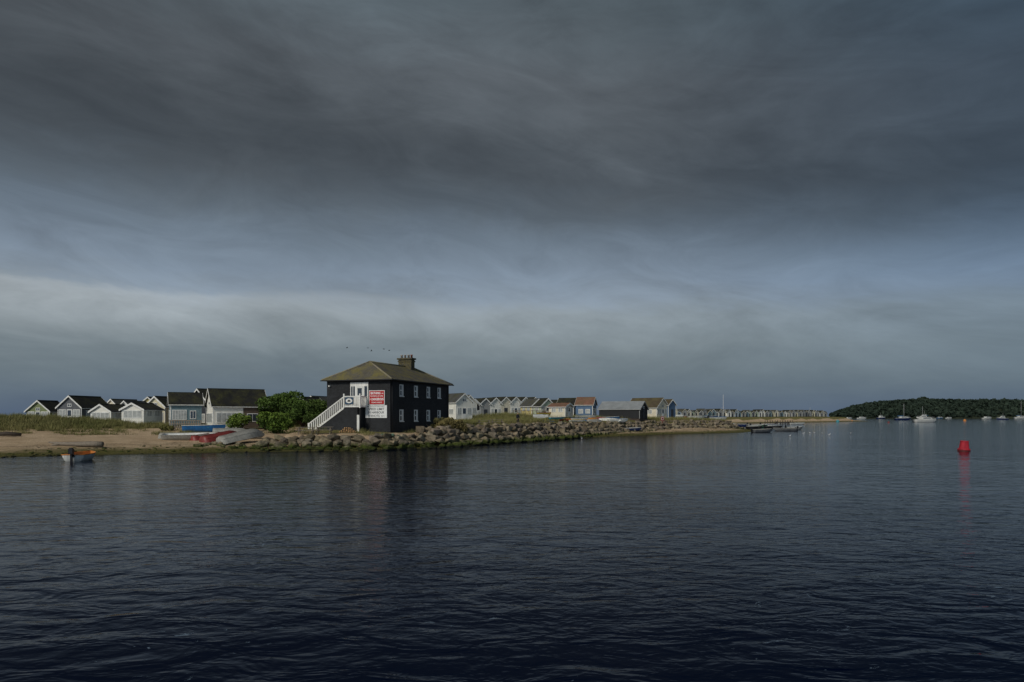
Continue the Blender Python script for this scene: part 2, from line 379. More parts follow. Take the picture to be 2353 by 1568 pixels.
grass('dune_grass',15000,(-90,50),(74,112),.3,.75,lambda x,y,h,gm,d,dd,rs:(gm>.35+.5*rs.rand(len(x)))&notHouse(x,y)&(d>9)&(dd<99)&((x<-26)|(dd>2.2)),5,20)
grass('dune_grass',9000,(-30,60),(108,165),.35,.8,lambda x,y,h,gm,d,dd,rs:(gm>.4)&(dd>2.5)&(rs.rand(len(x))<.75),6,15)
grass('dune_grass',3000,(-66,-26),(73,94),.2,.55,lambda x,y,h,gm,d,dd,rs:(nz(x,y,.7)>.2)&(d>19),8,18)
grass('dune_grass',1300,(-80,-50),(80,93),.4,.85,lambda x,y,h,gm,d,dd,rs:(d>22),18,20)
grass('dune_grass',2600,(-26,12),(68,92),.25,.6,lambda x,y,h,gm,d,dd,rs:(dd>1.6)&(dd<5.5)&notHouse(x,y)&((nz(x,y,.9)>.2)|(x>-9)),9,18)
# ---------------------------------------------------------------- materials
WHT=M('white_paint',(.78,.77,.72),.6,.1,1.5,'streak'); WHB=M('white_boards',(.76,.74,.66),.65,.12,1.5,'boards')
CRM=M('cream_boards',(.66,.60,.46),.7,.15,1.5,'boards'); BLKR=M('black_felt_roof',(.016,.016,.015),.95,.4,1.2,None,.02,moss=(.045,.045,.018))
GRYR=M('grey_roof',(.07,.07,.07),.85,.3,1.2,moss=(.06,.06,.025)); ZINC=M('corrugated_roof',(.25,.265,.27),.6,.2,.8,'vboards')
BRNR=M('brown_roof',(.085,.065,.04),.9,.4,1.0,'tiles',moss=(.11,.095,.04)); TILR=M('clay_tile_roof',(.21,.105,.07),.9,.35,1.0,'tiles',moss=(.14,.10,.055))
GLS=M('window_glass',(.03,.04,.05),.1,.3,2,spec=.6); CURT=M('curtained_glass',(.36,.37,.35),.3,.35,3,spec=.6)
WOOD=M('weathered_wood',(.22,.185,.145),.85,.35,5,'streak'); DWOOD=M('dark_timber',(.06,.045,.035),.85,.3,4,'streak')
BLK=M('black_rubber',(.012,.012,.014),.5,.2,4)
def wallm(n,c): return M(n+'_boards',c,.7,.15,1.5,'boards')
GRN=wallm('green',(.20,.23,.11)); SLT=wallm('slate_grey',(.115,.12,.13)); YEL=wallm('yellow',(.55,.46,.20)); PYE=wallm('pale_yellow',(.64,.58,.40))
TEAL=wallm('teal',(.13,.20,.225)); NAVY=wallm('navy',(.04,.045,.055)); BRW=wallm('brown',(.10,.075,.055)); PGN=wallm('pale_green',(.40,.45,.32)); BLU=wallm('blue',(.09,.15,.24)); SKY_=wallm('light_blue',(.34,.40,.44)); BKW=wallm('tarred',(.02,.021,.023)); PNK=wallm('pink',(.45,.33,.31)); GRY=wallm('grey',(.3,.3,.29))
# ---------------------------------------------------------------- beach huts
def hut(px,depth,thd,w,l,top,wall,roof,trim=WHT,side='win',front='doorwin',rh=None,single=False,name='beach_hut',x=None,y=None,total=None,deck=False,sidemat=None):
    th=math.radians(thd); sg=1 if th<0 else -1
    if x is None: x,y=gx(px,depth),depth
    cx=x-sg*w/2*math.cos(th); cy=y-sg*w/2*math.sin(th)
    mx=cx-math.sin(th)*l/2; my=cy+math.cos(th)*l/2
    z0=hgt(mx,my)
    tot=(wz(top,my)-z0) if total is None else total
    rh=rh or w*.42; wh=tot-rh
    if wh<1.9: wh=max(1.9,wh); rh=max(.5,tot-wh)
    a=Asm(name,(cx,cy,z0),(0,0,th),single)
    a.box('base',DWOOD,-w/2+.05,w/2-.05,.05,l-.05,-.7,.08)
    a.prism('walls',wall,[(-w/2,.08),(w/2,.08),(w/2,wh),(0,wh+rh),(-w/2,wh)],0,l)
    if sidemat: a.box('side_cladding',sidemat,w/2+.002,w/2+.02,l*.55,l-.02,.1,wh-.05)
    ov=.22; sl=rh/(w/2); tk=.09
    for s in(1,-1):
        e=s*(w/2+ov); a.prism('roof',roof,[(0,wh+rh+.012),(e,wh-ov*sl+.012),(e,wh-ov*sl+tk+.012),(0,wh+rh+tk+.012)],-ov,l+ov)
        for yy in (-ov-.035,l+ov+.003):
            a.prism('bargeboards',trim,[(0,wh+rh-.13),(e,wh-ov*sl-.13),(e,wh-ov*sl+tk+.03),(0,wh+rh+tk+.03)],yy,yy+.03)
        a.box('corner_boards',trim,s*w/2-.06*(s>0)-.004*(s<0)-.0,s*w/2+.06*(s<0)+.004*(s>0),-.012,.10,.08,wh)
        a.box('gutter',trim,min(e,e+s*.04),max(e,e+s*.04),-ov,l+ov,wh-ov*sl-.06,wh-ov*sl+.03)
    a.box('ridge_cap',roof,-.09,.09,-ov+.01,l+ov-.01,wh+rh+tk-.05,wh+rh+tk+.045)
    def win(x0,x1,z0_,z1,yy=-.0,n=2,glass=CURT):
        a.box('window_frames',WHT,x0,x1,yy-.05,yy-.003,z0_,z1)
        d=(x1-x0-.08)/n
        for i in range(n): a.box('window_panes',glass,x0+.07+i*d,x0+.01+(i+1)*d,yy-.058,yy-.0505,z0_+.08,z1-.08)
    def swin(s,y0,y1,z0_,z1,n=2,glass=CURT):
        xo=w/2+.02 if sidemat else w/2
        A=sorted((s*(xo+.002),s*(xo+.05))); a.box('window_frames',WHT,A[0],A[1],y0,y1,z0_,z1)
        d=(y1-y0-.08)/n; A=sorted((s*(xo+.0505),s*(xo+.058)))
        for i in range(n): a.box('window_panes',glass,A[0],A[1],y0+.07+i*d,y0+.01+(i+1)*d,z0_+.08,z1-.08)
    zt=min(2.05,wh-.1)
    if front=='doorwin':
        a.box('door',WHT,-.42,.42,-.05,-.003,.1,zt); a.box('door_glass',GLS,-.3,.3,-.058,-.0505,1.05,zt-.12)
        if w>2.6: win(-w/2+.22,-.55,.9,zt,n=2); win(.55,w/2-.22,.9,zt,n=2)
    elif front=='wide':
        win(-w/2+.25,w/2-.25,.75,zt,n=4,glass=CURT)
    elif front=='dark':
        a.box('door',NAVY,-.42,.42,-.05,-.003,.1,zt)
    if rh>1.3: win(-.35,.35,wh+.05,wh+.5,n=2,glass=GLS)
    if side=='win':
        for s in(1,-1):
            swin(s,l*.15,l*.42,.95,min(1.9,wh-.15),2); swin(s,l*.56,l*.83,.95,min(1.9,wh-.15),2)
    elif side=='band':
        for s in(1,-1): swin(s,l*.06,l*.52,.8,min(2.1,wh-.2),5); swin(s,l*.62,l*.82,.9,min(2.0,wh-.2),2,GLS)
    if deck:
        a.box('deck',WOOD,-w/2,w/2,-1.6,-.06,-.1,.06)
        for xx in np.linspace(-w/2,w/2,6): a.box('deck_rail',WOOD,xx-.04,xx+.04,-1.6,-1.52,.06,.95)
        a.box('deck_rail',WOOD,-w/2-.04,w/2+.04,-1.62,-1.5,.95,1.02)
    return a.finish()
hut(114,108,-2,3.8,4.2,922,GRN,BLKR)
hut(187,102,-7,3.9,6.2,912,SLT,BLKR)
hut(255,93,-14,3.4,3.9,931,WHB,BLKR,front='wide',rh=1.15)
hut(275,120,-15,3.6,5.4,919,CRM,GRYR)
hut(306,110,-12,3.2,4.4,923,WHB,GRYR)
hut(366,118,-1,3.9,4.5,914,YEL,GRYR)
hut(330,89,-9,3.2,3.7,928,WHB,BLKR,front='wide',rh=1.25)
hut(379,97,-12,3.2,4.2,913,PYE,BLKR)
hut(391,88,-61,3.3,3.7,904,TEAL,BLKR,side='band')
hut(474,96,-30,3.6,4.4,896,NAVY,BLKR,front='wide')
hut(489,87,-56,4.4,6.7,896,WHB,BLKR,side='band',sidemat=BRW,front='wide',rh=2.1)
hut(-90,112,-12,3.4,4.5,925,SKY_,GRYR)
hut(-170,108,-12,3.4,4.5,925,WHB,BLKR)
hut(712,112,-20,3.3,4.5,914,WHB,BLKR); hut(734,118,-20,3.3,4.5,912,CRM,GRYR)
# right of the house
hut(1048,112,38,3.2,5,906,WHB,GRYR); hut(1062,122,38,3.2,5,910,WHB,GRYR)
th=math.radians(40)
cols=[BKW,GRY,WHB,CRM,WHB,SKY_,WHB]
for i in range(7):
    hut(0,0,34,2.8,5,0,cols[i%7],BLKR,x=gx(1078,140)+i*2.75*math.cos(th)*1.0,y=140+i*2.75*math.sin(th)*.8,total=4.3,front='dark' if i%2 else 'doorwin')
hut(1222,124,30,2.8,4,918,YEL,GRYR); hut(1243,122,34,3.0,4.2,917,PGN,BLKR)
hut(1299,118,60,3.0,3.2,928,CRM,TILR); hut(1318,150,64,3.6,4.0,916,BRW,BLKR); hut(1362,148,70,3.6,3.8,914,BLU,TILR)
hut(1297,160,64,3.6,4.0,920,WHB,BLKR)
hut(1470,128,60,4.4,8.2,924,BKW,ZINC,trim=GRY,side='none',front='dark',name='boat_shed',rh=1.7)
hut(1509,147,48,5.2,7.5,916,CRM,BRNR,side='win',name='harbour_cottage',rh=2.0)
hut(1536,150,40,2.6,2,919,BLU,BRNR,side='none',front='dark')
pc=[SKY_,CRM,WHB,GRY,PYE,WHB,TEAL,GRY,PGN,CRM,SLT,GRY]
A0=np.array([gx(1545,300),300.]);B0=np.array([gx(1900,425),425.]); Ld=np.linalg.norm(B0-A0); n=int(Ld/3.7)
for i in range(n):
    q=A0+(B0-A0)*i/n
    hut(0,0,math.degrees(math.atan2(B0[1]-A0[1],B0[0]-A0[0]))-14+R.uniform(-5,5),3.0,4.5,0,pc[R.randrange(12)],[BLKR,GRYR,BLKR][R.randrange(3)],x=q[0],y=q[1]+R.uniform(-1,1),total=3.3+R.uniform(-.4,.6),single=True,trim=[WHT,GRY,CRM][i%3],side='none',front='dark',rh=1.4)
# ---------------------------------------------------------------- black house
ang=math.atan2(ug[1],ug[0])
HZ=1.46; LL,WW,EH,RH=14.8,8.1,5.75,2.15
BRICK=M('black_painted_brick',(.013,.014,.016),.72,.35,1.3,'brick',spec=.35)
HROOF=M('mossy_slate_roof',(.11,.10,.078),.9,.35,1.2,'tiles',moss=(.17,.145,.045))
h=Asm('black_house',(-13.2,74,HZ),(0,0,ang))
h.box('walls',BRICK,0,LL,0,WW,-1.0,EH)
h.box('plinth',BRICK,-.03,LL+.03,-.03,WW+.03,-1.0,.35)
o=.42; hs=2.4; zt=EH+RH; ze=EH-.02
V=[(-o,-o,ze+.1),(LL+o,-o,ze+.1),(LL+o,WW+o,ze+.1),(-o,WW+o,ze+.1),(hs,WW/2,zt+.1),(LL-hs,WW/2,zt+.1)]+[(-o,-o,ze),(LL+o,-o,ze),(LL+o,WW+o,ze),(-o,WW+o,ze)]
h.add('roof',HROOF,V,[(0,1,5,4),(1,2,5),(2,3,4,5),(3,0,4),(6,9,8,7),(6,7,1,0),(7,8,2,1),(8,9,3,2),(9,6,0,3)])
RIDGE=M('ridge_tiles',(.24,.21,.16),.9,.3,3,moss=(.22,.19,.08))
for p,q in [((-o,-o,ze+.12),(hs,WW/2,zt+.12)),((-o,WW+o,ze+.12),(hs,WW/2,zt+.12)),((LL+o,-o,ze+.12),(LL-hs,WW/2,zt+.12)),((LL+o,WW+o,ze+.12),(LL-hs,WW/2,zt+.12)),((hs,WW/2,zt+.12),(LL-hs,WW/2,zt+.12))]:
    h.tube('ridge_tiles',RIDGE,[p,q],.10,6)
h.box('gutter',BLK,-o-.1,LL+o+.1,-o-.1,-o-.004,ze-.02,ze+.09); h.box('gutter',BLK,-o-.1,-o-.004,-o-.002,WW+o+.1,ze-.02,ze+.09)
h.tube('downpipe',BLK,[(LL-.4,-.09,ze),(LL-.4,-.09,-.5)],.05); h.tube('downpipe',BLK,[(.25,-.09,ze),(.25,-.09,-.5)],.045)
CB=M('chimney_brick',(.055,.052,.045),.9,.4,2,'brick',moss=(.12,.10,.04))
cx=11.0; cy=WW/2
h.box('chimney',CB,cx-.45,cx+.45,cy-.9,cy+.9,EH+1.2,zt+.98)
h.box('chimney',CB,cx-.52,cx+.52,cy-.97,cy+.97,zt+.68,zt+.84)
h.box('chimney',CB,cx-.6,cx+.6,cy-1.05,cy+1.05,zt+.983,zt+1.17)
POT=M('chimney_pot',(.42,.36,.30),.8,.3,3); POT2=M('terracotta_pot',(.28,.10,.06),.8,.3,3)
for i,(yy,m_) in enumerate([(-.72,POT2),(-.3,POT),(.2,POT),(.68,POT)]):
    h.tube('chimney_pots',m_,[(cx,cy+yy,zt+1.17),(cx,cy+yy,zt+1.5),(cx,cy+yy,zt+1.51),(cx,cy+yy,zt+1.6)],[.15,.12,.16,.16],8)
for u0 in (2.0,5.4,8.55,11.5):
    for z0,z1 in ((4.05,5.35),(1.25,2.55)):
        u1=u0+.85
        h.box('window_frames',WHT,u0,u1,-.05,-.003,z0,z1); h.box('window_sills',WHT,u0-.08,u1+.08,-.12,-.052,z0-.09,z0-.0)
        for k in range(2):
            for j in range(2):
                h.box('window_panes',GLS,u0+.10+k*.37,u0+.10+k*.37+.27,-.060,-.0505,z0+.11+j*.6,z0+.11+j*.6+.47)
        h.box('window_blinds',WHT,u0+.47,u0+.74,-.066,-.061,z0+.12,z0+1.18)
h.box('door_surround',WHT,-.06,-.003,2.72,5.0,2.95,5.55)
h.box('door',M('door_paint',(.66,.66,.62),.5,.08),-.10,-.062,3.35,4.2,2.98,5.1)
h.box('door_window',GLS,-.108,-.1005,3.5,4.05,4.1,4.9)
h.box('window_panes',GLS,-.07,-.0605,4.4,4.62,3.9,5.1); h.box('window_panes',GLS,-.07,-.0605,4.7,4.9,3.9,5.1); h.box('window_panes',GLS,-.07,-.0605,2.85,3.2,3.9,5.1)
h.box('stair_wall',BRICK,-1.30,-.004,3.3,4.95,-1.0,2.78)
h.prism('stair_wall',BRICK,[(4.953,-1.0),(9.5,-1.0),(9.5,-.1),(4.953,2.75)],-1.30,-.004,'x')
h.box('landing',WHT,-1.38,-.004,2.9,4.98,2.78,2.93)
ns=16
for i in range(ns):
    y0=4.98+i*(4.45/ns); z0=2.93-(i+1)*(2.93/ns)
    h.box('stair_treads',WOOD,-1.36,-.02,y0,y0+.29,z0-.0,z0+.05)
h.prism('stair_string',WHT,[(4.98,2.60),(9.6,-.35),(9.6,-.1),(4.98,2.85)],-1.36,-1.302,'x')
for i in range(18):
    y0=5.05+i*4.4/17; z0=2.88-(y0-5.0)*.652
    h.box('balusters',WHT,-1.355,-1.315,y0-.055,y0+.055,z0-.02,z0+.98)
h.beam('handrail',WHT,(-1.34,4.95,3.93),(-1.34,9.6,.90),.09,.11)
for y0 in np.linspace(2.93,4.93,13): h.box('balusters',WHT,-1.375,-1.335,y0-.035,y0+.035,2.93,3.9)
for x0 in np.linspace(-1.3,-.1,8): h.box('balusters',WHT,x0-.03,x0+.03,2.92,2.96,2.93,3.9)
h.box('handrail',WHT,-1.40,-1.30,2.88,4.97,3.9,4.0); h.box('handrail',WHT,-1.298,-.05,2.88,2.99,3.9,4.0)
for y0,z0 in((2.93,2.7),(4.95,2.7),(9.55,-.5)): h.box('newel_posts',WHT,-1.42,-1.29,y0-.07,y0+.07,z0,z0+1.55)
h.box('newel_posts',WHT,-1.40,-1.303,3.0,3.29,-.1,1.95)
h.box('landing_post',BLK,-1.36,-1.24,2.92,2.99,-.8,2.77)
h.box('landing_sign',M('sign_blue',(.03,.07,.12),.5,.1),-1.44,-1.405,3.75,4.75,3.1,3.85)
h.prism('landing_sign',WHT,[(4.25+.33*math.cos(a_)*1.25,3.48+.26*math.sin(a_)) for a_ in np.linspace(0,2*math.pi,16,endpoint=False)],-1.45,-1.441,'x')
h.prism('landing_sign',BLK,[(4.0,3.42),(4.25,3.62),(4.5,3.42),(4.25,3.36)],-1.456,-1.4505,'x')
SR=M('sign_red',(.42,.02,.02),.5,.08); SW=M('sign_white',(.72,.72,.70),.5,.06); TXW=flat('lettering_white',(.8,.8,.8)); TXB=flat('lettering_black',(.015,.015,.018))
h.box('bathing_sign_frame',SW,-.06,-.004,.66,2.62,3.05,4.62); h.box('bathing_sign_board',SR,-.07,-.0605,.72,2.56,3.11,4.56)
h.box('speed_sign_board',SW,-.07,-.004,.38,3.05,1.62,3.0)
def text(a,part,mat,s,yc,zc,width,height,bold=.0,xoff=-.0745):
    cu=bpy.data.curves.new('t','FONT'); cu.body=s; cu.size=1; cu.offset=bold; cu.resolution_u=3; ob=bpy.data.objects.new('t',cu); sc.collection.objects.link(ob)
    dg=bpy.context.evaluated_depsgraph_get(); me=ob.evaluated_get(dg).to_mesh()
    V=[v.co.copy() for v in me.vertices]; F=[tuple(p.vertices) for p in me.polygons]
    ob.evaluated_get(dg).to_mesh_clear(); bpy.data.objects.remove(ob)
    x0=min(v.x for v in V);x1=max(v.x for v in V);y0=min(v.y for v in V);y1=max(v.y for v in V)
    sx=width/(x1-x0); sy=height/(y1-y0)
    a.add(part,mat,[(xoff,yc-(v.x-(x0+x1)/2)*sx,zc+(v.y-(y0+y1)/2)*sy) for v in V],F)
text(h,'bathing_lettering',TXW,'BATHING',1.78,4.32,1.22,.26,.03); text(h,'bathing_lettering',TXW,'IN',.92,4.28,.2,.14,.02)
text(h,'bathing_lettering',TXW,'THIS STRETCH OF WATER',1.64,4.0,1.6,.13,.02)
text(h,'bathing_lettering',TXW,'IS',2.42,3.66,.12,.13,.02); text(h,'bathing_lettering',TXW,'DANGEROUS',1.54,3.66,1.5,.27,.03)
text(h,'bathing_lettering',TXW,'STRONG CURRENTS',1.64,3.31,1.3,.12,.02)
text(h,'speed_lettering',TXB,'BOROUGH OF CHRISTCHURCH',1.6,2.85,1.8,.09,.01)
h.prism('speed_lettering',TXB,[(2.72,2.78),(2.62,2.84),(2.64,2.93),(2.80,2.93),(2.82,2.84)],-.0745,-.0705,'x')
text(h,'speed_lettering',TXB,'SPEED LIMIT',1.71,2.58,2.0,.25,.012); text(h,'speed_lettering',TXB,'IN HARBOUR',1.71,2.22,2.0,.25,.012)
text(h,'speed_lettering',TXB,'4 KNOTS',1.98,1.84,1.4,.25,.012); text(h,'speed_lettering',TXB,'(MAX.)',.85,1.81,.45,.13,.01)
h.box('lamp',WHT,-.25,-.004,7.6,7.75,5.1,5.25)
h.finish()
# ---------------------------------------------------------------- picnic benches, log pile, driftwood
def onground(px,depth,dz=0): x=gx(px,depth); return (x,depth,hgt(x,depth)+dz)
def picnic(px,depth,rz):
    a=Asm('picnic_bench',onground(px,depth),(0,0,rz))
    for i in range(5): a.box('table_top',WOOD,-.9,.9,-.36+i*.145,-.36+i*.145+.13,.72,.76)
    for s in(-1,1):
        for k in range(2): a.box('seats',WOOD,-.9,.9,s*.72-.13+k*.14,s*.72-.13+k*.14+.125,.43,.47)
        for x0 in(-.65,.65): a.beam('legs',WOOD,(x0,s*.68,-.05),(x0,s*.22,.71),.07,.09)
    for x0 in(-.65,.65): a.box('braces',WOOD,x0+.04,x0+.09,-.85,.85,.34,.43)
    a.finish()
picnic(703,69.5,.15); picnic(745,70,.1); picnic(1112,92,.2); picnic(1142,94,.15)
a=Asm('log_pile',onground(800,71.6),(0,0,.1),True)
LE=M('cut_log_end',(.45,.27,.13),.85,.3,5)
for r in range(4):
    for i in range(10-r*2):
        xx=-.85+r*.17+i*.18+R.uniform(-.02,.02); zz=.08+r*.14+R.uniform(-.015,.015); rr=R.uniform(.055,.09)
        a.tube('l',BARK,[(xx,0,zz),(xx,.6,zz)],rr,7); a.tube('l',LE,[(xx,-.012,zz),(xx,-.002,zz)],rr*.92,7)
a.finish()
a=Asm('driftwood_log',onground(175,61.5,.12),(0,0,-.08))
a.tube('trunk',WOOD,[(-2.6,0,.25),(-1.4,.05,.12),(0,0,.1),(1.6,-.05,.12),(2.5,0,.1)],[.08,.17,.22,.26,.24],9); a.tube('branch',WOOD,[(-1.4,.05,.12),(-2.2,-.2,.0)],[.12,.06]); a.finish()
a=Asm('driftwood_log',onground(15,70,.1),(0,0,.2)); a.tube('trunk',DWOOD,[(-1.3,0,.1),(0,.05,.2),(1.3,0,.1)],[.15,.22,.16],8); a.finish()
# ---------------------------------------------------------------- boats
def hull(a,L,B,D,m_out,m_in,part='hull',rim=None,n=12,wall=.05,closed=False):
    K=6; rows=[]; inn=[]
    for i in range(n+1):
        t=i/n; b_=B/2*min(1,.84+.4*t)*(1-max(0,(t-.4)/.6)**2.4); b_=max(b_,.015)
        sh=D*(1+.22*t*t); ke=D*.75*max(0,(t-.7)/.3)**2.2
        def row(b_,ke,sh,x):
            pts=[]
            for k in range(-K,K+1):
                s=abs(k)/K; pts.append((x,math.copysign(b_*s**.6,k) if k else 0,ke+(sh-ke)*s**2.1))
            return pts
        x=L*(t-.5); rows.append(row(b_,ke,sh,x)); xi=x+(wall if i==0 else -wall if i==n else 0)
        inn.append(row(max(.008,b_-wall),min(ke+.07,sh-.01),sh+.001,xi))
    W=2*K+1
    V=[p for r in rows for p in r]; F=[(i*W+k,(i+1)*W+k,(i+1)*W+k+1,i*W+k+1) for i in range(n) for k in range(W-1)]
    F.append(tuple(range(W)))
    a.add(part,m_out,V,F,True)
    if closed:
        V=[];F=[]
        for i in range(n+1): r=rows[i]; V+=[r[0],(r[0][0],0,r[0][2]+.04*B),r[-1]]
        for i in range(n): F+=[(i*3,i*3+1,i*3+4,i*3+3),(i*3+1,i*3+2,i*3+5,i*3+4)]
        a.add('deck',m_in,V,F)
    else:
        V=[p for r in inn for p in r]; F=[(i*W+k,i*W+k+1,(i+1)*W+k+1,(i+1)*W+k) for i in range(n) for k in range(W-1)]; F.append(tuple(range(W-1,-1,-1)))
        a.add('inner_hull',m_in,V,F,True)
    for s in(0,-1):
        a.tube('gunwale',rim or m_in,[(r[s][0],r[s][1],r[s][2]+.01) for r in rows],.035,5)
    a.tube('gunwale',rim or m_in,[rows[0][0],rows[0][-1]],.035,5)
    return rows
def outboard(a,x,z,s=1.0,y=0):
    a.box('outboard_motor',BLK,x-.42*s,x-.10*s,y-.14*s,y+.14*s,z+.12*s,z+.5*s); a.box('outboard_motor',BLK,x-.36*s,x-.16*s,y-.10*s,y+.10*s,z+.503*s,z+.58*s)
    a.box('outboard_motor',BLK,x-.30*s,x-.16*s,y-.06*s,y+.06*s,z-.55*s,z+.118*s); a.tube('outboard_motor',BLK,[(x-.1*s,y,z+.3*s),(x+.35*s,y,z+.36*s)],.025*s)
    a.box('outboard_motor',BLK,x-.098*s,x+.06*s,y-.12*s,y+.12*s,z-.1*s,z+.1*s)
def bm_(n,c,r=.45): return M('hull_'+n,c,r,.22,2.0,'streak')
HW=bm_('white',(.62,.62,.58)); HO=bm_('orange',(.60,.22,.05)); HR=bm_('red',(.22,.04,.035)); HG=bm_('grey',(.31,.30,.265),.7); HB=bm_('blue',(.02,.12,.30)); HN=bm_('navy',(.015,.03,.10)); HY_=bm_('yellow',(.50,.36,.07)); HT=bm_('turquoise',(.06,.27,.31)); HK=bm_('black',(.02,.02,.022)); RIB=bm_('inflatable_grey',(.13,.135,.14)); HGn=bm_('green',(.05,.15,.07))
def rowboat(px,depth,z,heading,L,B,D,mo,mi,motor=False,name='rowing_boat',rim=None,tilt=0):
    x=gx(px,depth); zz=z if z is not None else hgt(x,depth)-.03
    a=Asm(name,(x,depth,zz),(tilt,0,heading)); hull(a,L,B,D,mo,mi,rim=rim)
    for xx in(-.28,.1): a.box('thwarts',mi,L*xx,L*xx+.22,-B*.42,B*.42,D*.68,D*.68+.035)
    if motor: outboard(a,-L/2,D*.9)
    return a.finish()
def upturned(px,depth,heading,L,B,D,mo,tilt=0.0,name='upturned_boat',dz=0,pitch=0):
    x=gx(px,depth); a=Asm(name,(x,depth,hgt(x,depth)+D*1.03+dz),(math.pi+tilt,pitch,heading)); rows=hull(a,L,B,D,mo,mo)
    a.tube('keel',mo,[(r[6][0],0,r[6][2]-.03) for r in rows],.04,5)
    for s in(2,4,8,10): a.tube('strakes',mo,[(r[s][0],r[s][1],r[s][2]-.004) for r in rows[:-1]],.018,4)
    a.finish()
upturned(552,68.2,.95,4.8,1.9,.8,HG,-.15,pitch=-.20,dz=.28)
upturned(507,68.8,1.0,4.2,1.7,.72,HR,-.1,pitch=-.16,dz=.15)
upturned(481,70.2,.9,3.8,1.5,.62,HR,-.1,pitch=-.1,dz=.05)
rowboat(442,69.5,None,.16,5.6,1.6,.6,HG,HW,rim=HG,tilt=.12); upturned(412,71,.12,3.8,1.3,.5,HG); rowboat(470,82,None,.12,4.8,1.6,.75,HB,HT,rim=HW,tilt=-.05)
upturned(533,74,.35,3.8,1.5,.75,HG,dz=.1); rowboat(578,72.5,None,.3,2.6,1.3,.5,HG,HG)
rowboat(188,50.9,-.14,1.75,3.0,1.75,.62,HW,HO,rim=HO,motor=True,name='orange_dinghy')
kc=[HG,HY_,HB,HG,HT,HW,HR,HG,HW,HW,HB,HO]
for i in range(18):
    px=1238+i*10.8+R.uniform(-4,4); dep=R.uniform(110,122)+max(0,(px-1330)*.12); x=gx(px,dep)
    a=Asm('kayak',(x,dep,hgt(x,dep)+R.choice([.1,.4])),(R.choice([0,math.pi+.2,1.2]),0,R.uniform(-.5,.6))); hull(a,3.0,.7,.32,kc[i%12],kc[(i+5)%12],closed=True); a.finish()
for px,dep,hd,m_ in [(1345,125,.1,HW),(1400,127,.0,HB),(1420,122,.2,HW),(1450,121,.1,HN)]: rowboat(px,dep,None,hd,3.8,1.5,.55,m_,HW)
for px,dep,hd,L,mo,mi,mt in [(1600,160,.2,4.2,HW,HG,0),(1625,172,-.1,4.8,HN,HW,1),(1650,165,.1,4.4,HW,HB,1),(1672,180,.3,5.0,HW,HW,1),(1690,172,2.9,5.2,HN,HW,1),(1705,186,.1,4.6,RIB,HW,1),(1722,176,-.2,4.4,HW,HG,0),(1745,190,.2,5,HGn,HW,1),(1768,200,.1,5,HW,HN,1),(1590,185,.1,4.5,HR,HW,0),(1640,195,0,5,HB,HW,1),(1612,178,.2,4.6,HW,HB,1),(1660,200,.1,5,HW,HW,1),(1735,165,.3,4.2,HK,HG,0)]:
    x=gx(px,dep); zz=max(hgt(x,dep)-.03,-.1); rowboat(px,dep,zz,hd,L,1.9,.85,mo,mi,bool(mt),'motor_dinghy')
for px,py,hd,L,mo,mi in [(1752,994,.15,4.2,RIB,HG),(1803,991,2.95,4.8,RIB,HG),(1826,988,.2,4.2,HG,HW),(1778,985,.1,4.6,HK,RIB),(1832,976,.05,6.0,HW,HW),(1800,975,.1,5.0,HW,HN),(1765,979,.2,5.0,HK,HW)]:
    Y=CAMH*FPX/(py-HY); rowboat(px,Y,-.12,hd,L,1.9,.7,mo,mi,True,'inflatable_dinghy' if mo is RIB else 'motor_dinghy')
def cruiser(px,py,hd,L,mo,cab=1,mast=0,Y=None):
    Y=Y or CAMH*FPX/(py-HY); k=L/8.0
    a=Asm('sailing_yacht' if mast else 'motor_cruiser',(gx(px,Y),Y,-.25*k),(0,0,hd)); hull(a,L,2.8*k,1.25*k,mo,HW,closed=True)
    a.prism('cabin',HW,[(-1.6*k,1.2*k),(2.4*k,1.35*k),(1.2*k,2.1*k),(-1.5*k,2.15*k)],-.95*k,.95*k,'y')
    for s in(1,-1): a.prism('cabin_windows',GLS,[(-1.3*k,1.55*k),(1.7*k,1.6*k),(1.1*k,1.95*k),(-1.2*k,1.97*k)],s*.951*k,s*.965*k,'y')
    if cab>1:
        a.prism('wheelhouse',HW,[(-1.3*k,2.15*k),(.9*k,2.15*k),(.4*k,3.0*k),(-1.2*k,3.0*k)],-.8*k,.8*k); a.box('wheelhouse_roof',HW,-1.5*k,.7*k,-.9*k,.9*k,3.0*k,3.07*k)
        for s in(1,-1): a.prism('cabin_windows',GLS,[(-1.1*k,2.4*k),(.6*k,2.4*k),(.35*k,2.85*k),(-1.1*k,2.85*k)],s*.801*k,s*.815*k)
        a.tube('aerial',HW,[(-.6*k,0,3*k),(-.6*k,0,5.2*k)],.03*k)
    a.tube('rail',ALU,[(3.6*k,.3*k,2.1*k),(2.2*k,.9*k,2.0*k),(0,1.2*k,1.95*k)],.03*k); a.tube('rail',ALU,[(3.6*k,-.3*k,2.1*k),(2.2*k,-.9*k,2.0*k),(0,-1.2*k,1.95*k)],.03*k)
    if mast:
        a.tube('mast',ALU,[(.5*k,0,1.3*k),(.5*k,0,mast)],[.10,.07],6); a.tube('boom',HB,[(.4*k,0,2.4*k),(-2.8*k,0,2.3*k)],.14*k)
        a.tube('rigging',BLK,[(.5*k,0,mast-.2),(4*k,0,1.5*k)],.03,4); a.tube('rigging',BLK,[(.5*k,0,mast-.2),(-4*k,0,1.3*k)],.03,4)
    a.finish()
ALU=M('aluminium_spar',(.5,.5,.5),.4,.1)
